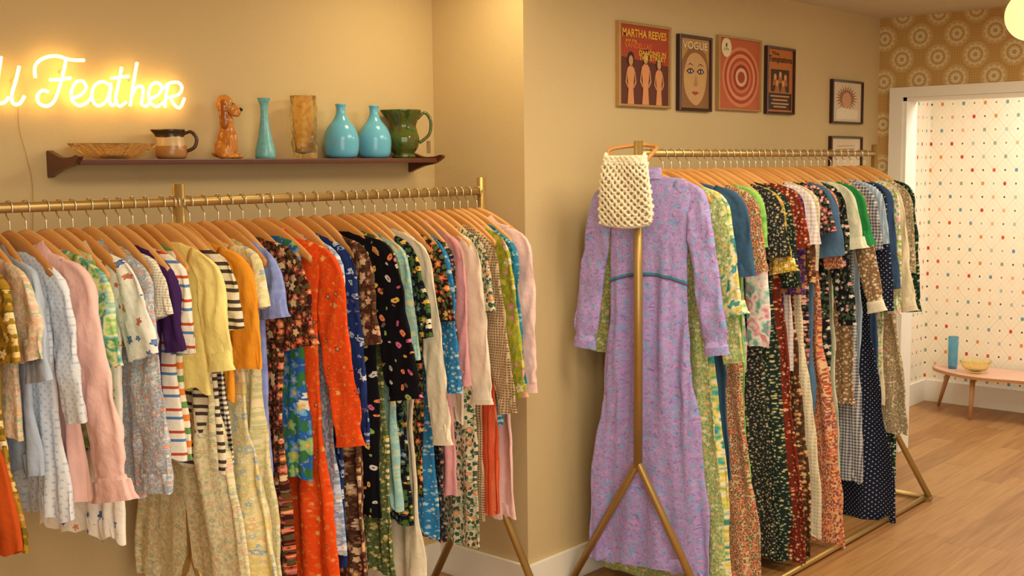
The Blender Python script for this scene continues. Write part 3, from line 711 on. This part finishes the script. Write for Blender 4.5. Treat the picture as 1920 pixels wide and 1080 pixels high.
# dog figurine
hd = hpx(425, 176); sc_ = hd/.226
def glaze(a, b, n_):
    m = Mt('amber_glaze', .14); m.xyz(); m.base(m.ramp(m.noise(m.tc, n_, 2), [a, b], False, [.35, .65])); return m.m
cer = glaze('b87028', 'd08c40', 18); cer2 = glaze('94501c', 'ac6424', 18); blkg = simple('black_glaze', '140c08', .08); whg = simple('cream_glaze', 'd8c0a0', .12)
E = [((-.006,0,.038),(.036,.036,.040),0),((.0,0,.066),(.032,.030,.043),0),((.006,0,.098),(.027,.026,.034),0),((.008,0,.130),(.021,.021,.03),0),
     ((.024,.017,.052),(.012,.0115,.050),0),((.024,-.017,.052),(.012,.0115,.050),0),((.036,.019,.009),(.019,.0125,.010),0),((.036,-.019,.009),(.019,.0125,.010),0),
     ((-.002,.031,.028),(.027,.013,.027),0),((-.002,-.031,.028),(.027,.013,.027),0),((.018,.037,.008),(.022,.010,.009),0),((.018,-.037,.008),(.022,.010,.009),0),((-.036,0,.014),(.022,.008,.008),.3)]
Hd = [((.0,0,.188),(.031,.028,.032),0),((-.002,0,.204),(.024,.022,.020),0),((.022,0,.176),(.028,.0195,.020),.35),((.039,0,.166),(.019,.0185,.016),.3),((.032,.011,.158),(.018,.010,.011),.4),((.032,-.011,.158),(.018,.010,.011),.4)]
def SCE(E): return [((c[0]*sc_, c[1]*sc_, c[2]*sc_), tuple(q*sc_ for q in r_), ro) for c, r_, ro in E]
dog = blob('dog_figurine', SCE(E), .0019, cer, 8, loc=(at(425), YI, ZS), rz=radians(-58), label='glossy caramel ceramic figurine of a sitting long-eared dog', cat='figurine')
def hpart(n_, L, v, m_, k): return blob(n_, SCE(L), v*sc_, m_, k, parent=dog, rz=radians(10))
hpart('head', Hd, .0016, cer, 8)
for s in (-1, 1):
    hpart('ear', [((.000,s*.025,.192),(.012,.007,.014),0),((.000,s*.030,.172),(.014,.0075,.030),0),((.002,s*.031,.148),(.016,.0078,.032),0),((.003,s*.031,.128),(.017,.0075,.026),0)], .0016, cer2, 8)
    hpart('eye', [((.0285,s*.0135,.1935),(.0035,.0050,.0055),0)], .0009, whg, 2)
    hpart('pupil', [((.0308,s*.0140,.1925),(.0024,.0036,.0044),0)], .0008, blkg, 1)
hpart('nose', [((.055,0,.171),(.0075,.0095,.007),0)], .0011, blkg, 2)
# vases
h = hpx(498, 184); w = wpx(498, 38)/2
lathe('vase', prof_cr([(w*.9, 0), (w, h*.04), (w*.95, h*.15), (w*.62, h*.4), (w*.42, h*.65), (w*.38, h*.85), (w*.6, h*.98), (w*.62, h), (w*.34, h*.95), (w*.2, h*.6)], 5), blueop2, 40, loc=(at(498), YI, ZS), label='tall narrow turquoise bubbled glass bud vase', cat='vase')
h = hpx(572, 180); w = wpx(572, 50)/2
def bark(a, t, rr, z): return 1+(.07*mnoise.noise(Vector((cos(a)*2.4, sin(a)*2.4, z*30)))*2+.05*mnoise.noise(Vector((cos(a)*6, sin(a)*6, z*60))))*(1 if rr > w*.8 else .3)
lathe('vase', [(w*(.9+.06*(i/48)), h*i/48) for i in range(49)]+[(w*.84, h), (w*.80, h*.8), (w*.72, h*.1), (.001, h*.08)], amber2, 84,
      fn=bark, loc=(at(572), YI, ZS), label='cylindrical amber bark-textured glass vase', cat='vase')
for u, y1, ww in ((641, 196, 65), (703, 199, 62)):
    h = hpx(u, y1); w = wpx(u, ww)/2
    lathe('vase', prof_cr([(w*.62, 0), (w*.90, h*.06), (w, h*.25), (w*.97, h*.42), (w*.78, h*.58), (w*.46, h*.71), (w*.29, h*.82), (w*.26, h*.93), (w*.31, h), (w*.25, h*.99), (w*.2, h*.8)], 5), blueop, 44, loc=(at(u), YI, ZS), label='sky blue teardrop-shaped opaline glass vase', cat='vase', group='pair of blue teardrop vases')
h = hpx(757, 207); w = wpx(757, 62)/2
gm = Mt('green_drip_glaze', .12); gm.xyz(); gm.base(gm.ramp(gm.noise(gm.tc, 26, 4), ['182810', '4c6428', '5c5020', '304824'], False, [.3, .45, .6, .75])); gm = gm.m
j2 = lathe('pitcher', prof_cr([(w*.62, 0), (w*.7, h*.04), (w*.62, h*.1), (w*.85, h*.22), (w*.95, h*.4), (w*.82, h*.58), (w*.78, h*.7), (w*1.0, h*.9), (w*1.08, h), (w*.95, h*.97), (w*.7, h*.7)], 5), gm, 44,
      fn=lambda a, t, rr, z: 1+(.3*max(0, cos(a-pi*.8))**6*max(0, z/h-.75)/.25)+.02*sin(12*a), loc=(at(757), YI, ZS), label='green and brown drip-glazed ceramic pitcher at the shelf end', cat='jug')
hdl(j2, [(w*.85, h*.82), (w*1.3, h*.95), (w*1.65, h*.78), (w*1.55, h*.5), (w*.95, h*.32)], .006, gm, radians(-42))
tag = boxm('price_tag', (w*1.2, -w*1.1, h*.1), (w*1.2+.002, -w*1.1+.022, h*.36), simple('paper_tag', 'c8a878', .8), parent=j2)

# ------------------------------------------------------------------ neon sign
strokes = [
 [(2,106),(-3,140),(-8,175),(-3,192),(8,192),(17,182)],
 [(36,124),(30,150),(22,178),(25,194),(37,194),(46,180)],
 [(66,146),(66,124),(80,110),(105,105),(132,112),(158,113)],
 [(124,110),(119,135),(111,165),(101,190),(87,199),(73,193),(70,180),(79,170),(91,172)],
 [(93,150),(112,149),(133,146)],
 [(133,184),(148,180),(161,166),(156,153),(143,154),(134,170),(136,189),(149,198),(163,192),(173,180)],
 [(206,160),(193,153),(178,160),(172,178),(178,195),(190,197),(202,184),(209,157),(205,182),(209,197),(220,192)],
 [(228,126),(222,158),(217,186),(224,199),(237,191)], [(208,147),(224,145),(242,143)],
 [(257,117),(251,150),(244,199)], [(246,181),(256,164),(267,163),(268,180),(265,194),(274,199),(282,190)],
 [(278,184),(292,181),(303,168),(298,156),(286,158),(279,173),(281,190),(293,200),(306,192)],
 [(316,156),(311,180),(309,202)], [(305,166),(318,156),(334,155),(341,164),(335,177),(314,183)], [(318,182),(328,198),(338,201),(346,184)],
]
neon = Mt('neon_tube_glow', .4); neon.b.inputs['Emission Color'].default_value = (1, .60, .14, 1); neon.b.inputs['Emission Strength'].default_value = 7; neon.base((1, .8, .4, 1)); neon = neon.m
V = []; Fc = []; YN = YB-.03
for st in strokes:
    tubeg([onY(p.x, p.y, YN) for p in cr([(a, b, 0) for a, b in st], 8)], .0050, 8, V, Fc)
sign = mk('neon_sign', V, Fc, neon, label='glowing yellow handwritten neon lettering mounted on the alcove wall', cat='neon sign')
cbm = simple('clear_cable', 'c8a870', .4)
tube('cable', cr([onY(34, 196, YB-.02), onY(36, 240, YB-.006), onY(52, 300, YB-.005), onY(62, 360, YB-.005), onY(60, 520, YB-.005)], 6), .0012, cbm, 6, parent=sign)
clip = simple('clear_standoff', 'e8d8b0', .3)
for (a, b) in ((120, 134), (176, 190), (222, 158), (251, 150), (310, 190), (30, 150)):
    tube('standoff', [onY(a, b, YN), onY(a, b, YN)+Vector((0, .03, 0))], .003, clip, 8, parent=sign)

# ------------------------------------------------------------------ pictures
dark = simple('dark_wood_frame', '3a1a10', .35, .2, 30); light = simple('light_wood_frame', 'b08850', .5, .15, 30)
def flat(name, pts, X0, Z0, w, h, y, mat, par):
    V = [(X0+min(1, max(0, u))*w, y, Z0+min(1, max(0, v))*h) for u, v in pts]; return mk(name, V, [tuple(range(len(V)))], mat, parent=par, smooth=False)
def circ(cx, cy, r, asp, n=28, ry=None): return [(cx+r*cos(2*pi*i/n), cy+(ry or r)*asp*sin(2*pi*i/n)) for i in range(n)]
def picture(px0, px1, y0, y1, fmat, border, pmat, label):
    A = onY(px0, y0, YW-.012); B = onY(px1, y0, YW-.012); C = onY(px0, y1, YW-.012)
    X0, X1, Z1, Z0 = A.x, B.x, A.z, C.z
    V = []; Fc = []
    ins = [(0, YW), (0, YW-.02), (border*.25, YW-.024), (border*.85, YW-.022), (border, YW-.012)]
    for d, y in ins: V += [(X0+d, y, Z0+d), (X1-d, y, Z0+d), (X1-d, y, Z1-d), (X0+d, y, Z1-d)]
    for i in range(4):
        for k in range(4): Fc.append((i*4+k, i*4+(k+1) % 4, (i+1)*4+(k+1) % 4, (i+1)*4+k))
    fr = mk('framed_picture', V, Fc, fmat, smooth=False, label=label, cat='picture')
    flat('print', [(0, 0), (1, 0), (1, 1), (0, 1)], X0+border*.9, Z0+border*.9, X1-X0-1.8*border, Z1-Z0-1.8*border, YW-.012, pmat, fr)
    return fr, X0+border, Z0+border, X1-X0-2*border, Z1-Z0-2*border
def text(s, X0, Z0, w, h, u, v, size, mat, par, y=YW-.0145, sx=1, bold=.0, name='lettering', maxw=None):
    cu = bpy.data.curves.new('t', 'FONT'); cu.body = s; cu.size = 1; cu.align_x = 'CENTER'; cu.align_y = 'CENTER'; cu.offset = bold
    o = bpy.data.objects.new('t', cu); COL.objects.link(o)
    bpy.context.view_layer.update(); dg = bpy.context.evaluated_depsgraph_get(); me = bpy.data.meshes.new_from_object(o.evaluated_get(dg)); bpy.data.objects.remove(o)
    xs = [vv.co.x for vv in me.vertices]; wd = max(xs)-min(xs); xm = (max(xs)+min(xs))/2
    ww = (maxw or .8)*w; k = ww/wd; kz = size*h
    for vv in me.vertices: vv.co = Vector((X0+u*w+(vv.co.x-xm)*k, y, Z0+v*h+vv.co.y*kz))
    me.name = name; me.materials.clear(); me.materials.append(mat); return ob(name, me, par)
_ink = {}
def ink(c):
    if c not in _ink: _ink[c] = simple('printed_ink', c, .6, .08, 40)
    return _ink[c]
def woman(X0, Z0, w, h, cx, base, s, skin, dress, hair, par):
    asp = w/h; k = s
    def P(pts): return [(cx+a*k, base+b*k*asp) for a, b in pts]
    flat('printed_figure', P([(-.13, 0), (.13, 0), (.10, .35), (.13, .62), (.15, .80), (.06, .88), (-.06, .88), (-.15, .80), (-.13, .62), (-.09, .35)]), X0, Z0, w, h, YW-.0135, dress, par)
    flat('printed_figure', circ(cx, base+1.04*k*asp, .14*k, asp, 20, .17*k), X0, Z0, w, h, YW-.0138, hair, par)
    flat('printed_figure', circ(cx, base+1.0*k*asp, .085*k, asp, 20, .12*k), X0, Z0, w, h, YW-.0142, skin, par)
    flat('printed_figure', P([(.13, .78), (.17, .74), (.22, .5), (.12, .36), (.10, .40), (.17, .52)]), X0, Z0, w, h, YW-.014, skin, par)
    flat('printed_figure', P([(-.13, .78), (-.17, .52), (-.10, .40), (-.12, .36), (-.22, .5), (-.17, .74)]), X0, Z0, w, h, YW-.014, skin, par)
yel = ink('e8b838'); blk = ink('1c1210'); cream_i = ink('e8d4a8'); skin = ink('c89060'); hairi = ink('2a140c'); tang = ink('e0702c')
fr, X0, Z0, w, h = picture(1158, 1256, 38, 199, light, .012, ink('5c2416'), 'light wood framed red and yellow soul concert poster with three singers')
flat('printed_band', [(0, .60), (1, .52), (1, 1), (0, 1)], X0, Z0, w, h, YW-.0128, ink('a83c1c'), fr)
text('MARTHA REEVES', X0, Z0, w, h, .5, .90, .14, yel, fr, bold=.02, maxw=.9)
text('and the', X0, Z0, w, h, .22, .81, .06, yel, fr, maxw=.22)
text('VANDELLAS', X0, Z0, w, h, .36, .745, .10, tang, fr, bold=.02, maxw=.55)
text('DANCING IN', X0, Z0, w, h, .66, .665, .08, yel, fr, bold=.02, maxw=.56)
text('THE STREET', X0, Z0, w, h, .66, .60, .08, yel, fr, bold=.02, maxw=.56)
for cx, s in ((.22, .50), (.52, .54), (.80, .48)): woman(X0, Z0, w, h, cx, .0, s, skin, ink('d8905c'), hairi, fr)
fr, X0, Z0, w, h = picture(1272, 1333, 63, 207, dark, .014, ink('b8884c'), 'dark wood framed vintage magazine cover with a close-up face')
flat('printed_hair', [(.0, .0), (1, .0), (1, .55), (.88, .80), (.6, .90), (.3, .86), (.08, .70), (0, .5)], X0, Z0, w, h, YW-.0125, ink('8c6034'), fr)
flat('printed_face', [(p.x, p.y) for p in cr([(.52, .04, 0), (.78, .16, 0), (.90, .42, 0), (.88, .66, 0), (.58, .80, 0), (.28, .74, 0), (.12, .48, 0), (.20, .20, 0)], 5, closed=True)], X0, Z0, w, h, YW-.013, ink('c89c64'), fr)
for cx in (.34, .69):
    flat('printed_eye', [(cx-.14, .53), (cx-.04, .575), (cx+.06, .575), (cx+.14, .53), (cx+.04, .495), (cx-.05, .495)], X0, Z0, w, h, YW-.0134, ink('3c2418'), fr)
    flat('printed_eye', [(cx-.08, .53), (cx-.03, .553), (cx+.04, .553), (cx+.08, .53), (cx+.03, .512), (cx-.03, .512)], X0, Z0, w, h, YW-.0137, ink('e8d8bc'), fr)
    flat('printed_eye', circ(cx, .532, .035, .7, 14), X0, Z0, w, h, YW-.014, ink('28485c'), fr)
    flat('printed_brow', [(cx-.13, .60), (cx-.02, .635), (cx+.13, .61), (cx-.01, .65)], X0, Z0, w, h, YW-.0138, hairi, fr)
flat('printed_nose', [(.53, .50), (.60, .34), (.52, .31), (.46, .33)], X0, Z0, w, h, YW-.0134, ink('b07c48'), fr)
flat('printed_mouth', [(.38, .22), (.46, .245), (.51, .235), (.56, .245), (.65, .22), (.51, .185)], X0, Z0, w, h, YW-.0134, ink('a04030'), fr)
text('VOGUE', X0, Z0, w, h, .5, .90, .15, ink('f0e0c0'), fr, maxw=.85)
fr, X0, Z0, w, h = picture(1346, 1426, 65, 206, light, .010, ink('bc5c38'), 'light wood framed orange poster with plain concentric rings')
cols = ['d08054', 'a83c20', 'd88c64', 'b04828', 'cc7048', '903018', 'e0a884', 'a03c20']
for i, c in enumerate(cols):
    r = .46-.053*i; pts = [(.54+r*cos(a), .46+r*.95*sin(a)) for a in [2*pi*k/64 for k in range(64)]]
    flat('printed_ring', pts, X0, Z0, w, h, YW-.0125-.0002*i, ink(c), fr)
flat('printed_badge', circ(.17, .87, .12, w/h, 24), X0, Z0, w, h, YW-.0145, cream_i, fr)
text('1', X0, Z0, w, h, .17, .90, .08, blk, fr, y=YW-.015, maxw=.03)
text('LPs', X0, Z0, w, h, .17, .845, .05, blk, fr, y=YW-.015, maxw=.12)
fr, X0, Z0, w, h = picture(1437, 1489, 85, 213, dark, .012, ink('bc6c30'), 'dark framed black and orange vintage soul band concert poster')
flat('printed_band', [(.04, .03), (.96, .03), (.96, .30), (.04, .30)], X0, Z0, w, h, YW-.0128, ink('2c1c18'), fr)
flat('printed_band', [(.14, .32), (.86, .32), (.86, .68), (.14, .68)], X0, Z0, w, h, YW-.0128, ink('3c2418'), fr)
text('The', X0, Z0, w, h, .3, .93, .08, blk, fr, maxw=.3)
text('Temptations', X0, Z0, w, h, .5, .84, .14, blk, fr, bold=.01, maxw=.92)
for cx, cy in ((.30, .56), (.5, .60), (.70, .56), (.38, .46), (.62, .46)):
    flat('printed_figure', [(cx-.1, cy-.14), (cx+.1, cy-.14), (cx+.06, cy-.03), (cx-.06, cy-.03)], X0, Z0, w, h, YW-.0132, ink('a86030'), fr)
    flat('printed_figure', circ(cx, cy, .055, w/h, 16, .06), X0, Z0, w, h, YW-.0136, ink('d89858'), fr)
for v, a_ in ((.25, .75), (.19, .6), (.13, .7), (.08, .5)): flat('printed_line', [(.5-a_/2, v-.012), (.5+a_/2, v-.012), (.5+a_/2, v+.012), (.5-a_/2, v+.012)], X0, Z0, w, h, YW-.0132, ink('c89058'), fr)
fr, X0, Z0, w, h = picture(1560, 1617, 148, 231, dark, .012, ink('ddc8a6'), 'small dark framed pale print of a spiky brown sun')
sp = []
for k in range(44):
    an = 2*pi*k/44; r = (.40 if k % 2 == 0 else .22); sp.append((.48+r*cos(an), .60+r*.85*sin(an)))
flat('printed_sun', sp, X0, Z0, w, h, YW-.0128, ink('9c6444'), fr)
flat('printed_face', [(.48+.16*cos(2*pi*k/24), .55+.20*sin(2*pi*k/24)) for k in range(24)], X0, Z0, w, h, YW-.0132, ink('cc9870'), fr)
flat('printed_band', [(.12, .06), (.88, .06), (.88, .30), (.30, .36), (.12, .28)], X0, Z0, w, h, YW-.0134, ink('e8d8bc'), fr)
fr, X0, Z0, w, h = picture(1557, 1615, 255, 340, dark, .012, ink('ddc8a6'), 'small dark framed pale line print hung below the sun print')
for v in (.82, .74, .66): flat('printed_line', [(.2, v), (.8, v+.02), (.8, v), (.2, v-.02)], X0, Z0, w, h, YW-.0128, ink('b88c68'), fr)

# ------------------------------------------------------------------ far room furniture
blond = simple('blond_wood', 'b88450', .4, .12, 20); pinkt = simple('pink_laminate', 'dcae98', .3, .06)
ZT = .285
out = cr([(7.68, 2.93, 0), (7.52, 2.92, 0), (7.38, 2.74, 0), (7.33, 2.55, 0), (7.37, 2.32, 0), (7.37, 2.05, 0), (7.33, 1.82, 0), (7.45, 1.70, 0), (7.66, 1.76, 0), (7.72, 2.2, 0), (7.73, 2.7, 0)], 6, closed=True)
def slab(name, out, z0, z1, mat, **kw):
    n = len(out); V = [(p.x, p.y, z0) for p in out]+[(p.x, p.y, z1) for p in out]
    return mk(name, V, [tuple(range(n))[::-1], tuple(range(n, 2*n))]+[(i, (i+1) % n, n+(i+1) % n, n+i) for i in range(n)], mat, smooth=False, **kw)
tb = slab('side_table', out, ZT-.020, ZT-.002, blond, label='low kidney-shaped table with pink top and splayed wooden legs', cat='table')
c_ = Vector((7.54, 2.35, 0)); slab('table_top', [c_+(p-c_)*.985 for p in out], ZT-.002, ZT, pinkt, parent=tb)
for (a, b) in (((7.60, 2.84), (7.66, 2.93)), ((7.42, 2.62), (7.36, 2.61)), ((7.42, 1.95), (7.36, 1.86)), ((7.62, 1.85), (7.68, 1.76))):
    tube('leg', [(a[0], a[1], ZT-.02), (b[0], b[1], 0)], [.018, .010], blond, 12, parent=tb)
vp = onZ(1786, 691, ZT); bp = onZ(1829, 699, ZT)
gb = glass('blue_glass', 'a8dcf0', .06, .8, 20, '90ccec')
d_ = vp.x*cos(AL)+vp.y*sin(AL); kk = d_/F; hv_ = 57*kk; rv = 9.5*kk
lathe('vase', prof_cr([(rv*.85, 0), (rv*.9, hv_*.1), (rv*.95, hv_*.5), (rv*1.02, hv_), (rv*.85, hv_*.98), (rv*.75, hv_*.1), (.002, hv_*.07)], 4), gb, 32, loc=(vp.x, vp.y, ZT), label='tall straight blue glass vase on the low table', cat='vase')
gy = glass('yellow_glass', 'fff4c4', .08, .8, 20, 'fdeaac'); rb = 27*kk; hb2 = .075
lathe('bowl', prof_cr([(rb*.4, 0), (rb*.45, .01), (rb*.8, .03), (rb, hb2), (rb*.96, hb2), (rb*.72, .034), (.002, .018)], 5), gy, 64, fn=lambda a, t, rr, z: 1+.04*sin(a*16)*(z/hb2), loc=(bp.x, bp.y, ZT), label='ribbed yellow glass bowl on the low table', cat='bowl')

# ------------------------------------------------------------------ pendant lamp
pc = Vector((5.22, 1.645, 2.262)); em = Mt('opal_glass_glow', .3); em.base(lin('c0a878')); em.b.inputs['Emission Color'].default_value = (1, .66, .26, 1); em.b.inputs['Emission Strength'].default_value = 1.5; em = em.m
rp = .108
pend = lathe('pendant_lamp', [(rp*sin(pi*i/20)+.0008, -rp*cos(pi*i/20)) for i in range(21)], em, 40, loc=pc, label='round opal glass pendant lamp glowing warm', cat='lamp')
lathe('ceiling_mount', [(.045, ZC-pc.z-.015), (.045, ZC-pc.z), (.001, ZC-pc.z)], brass, 24, parent=pend)
tube('stem', [(0, 0, rp-.005), (0, 0, ZC-pc.z)], .006, brass, 10, parent=pend)

# ------------------------------------------------------------------ lights
def area(name, loc, size, E, col, rot=(0, 0, 0), sy=None):
    l = bpy.data.lights.new(name, 'AREA'); l.energy = E; l.color = col; l.size = size
    if sy: l.shape = 'RECTANGLE'; l.size_y = sy
    o = bpy.data.objects.new(name, l); COL.objects.link(o); o.location = loc; o.rotation_euler = rot; return o
warm = (1, .86, .62)
area('ceiling_light', (1.3, .9, 2.40), 1.0, 38, warm)
area('ceiling_light', (3.3, 1.3, 2.40), .9, 31, warm)
area('ceiling_light', (5.0, .9, 2.40), .9, 31, warm)
area('ceiling_light', (2.9, 2.75, 2.42), .25, 5, (1, .78, .42))
area('far_room_light', (7.0, 1.8, 2.38), .9, 32, (1, .97, .88))
area('front_fill', (-.6, -1.6, 1.5), 2.6, 78, (1, .93, .78), (radians(82), 0, radians(-42)))  # added soft fill from behind the camera, flattens the lighting
wd = bpy.data.worlds.new('w'); sc.world = wd; wd.use_nodes = True
wd.node_tree.nodes['Background'].inputs[0].default_value = (1, .89, .70, 1); wd.node_tree.nodes['Background'].inputs[1].default_value = .48
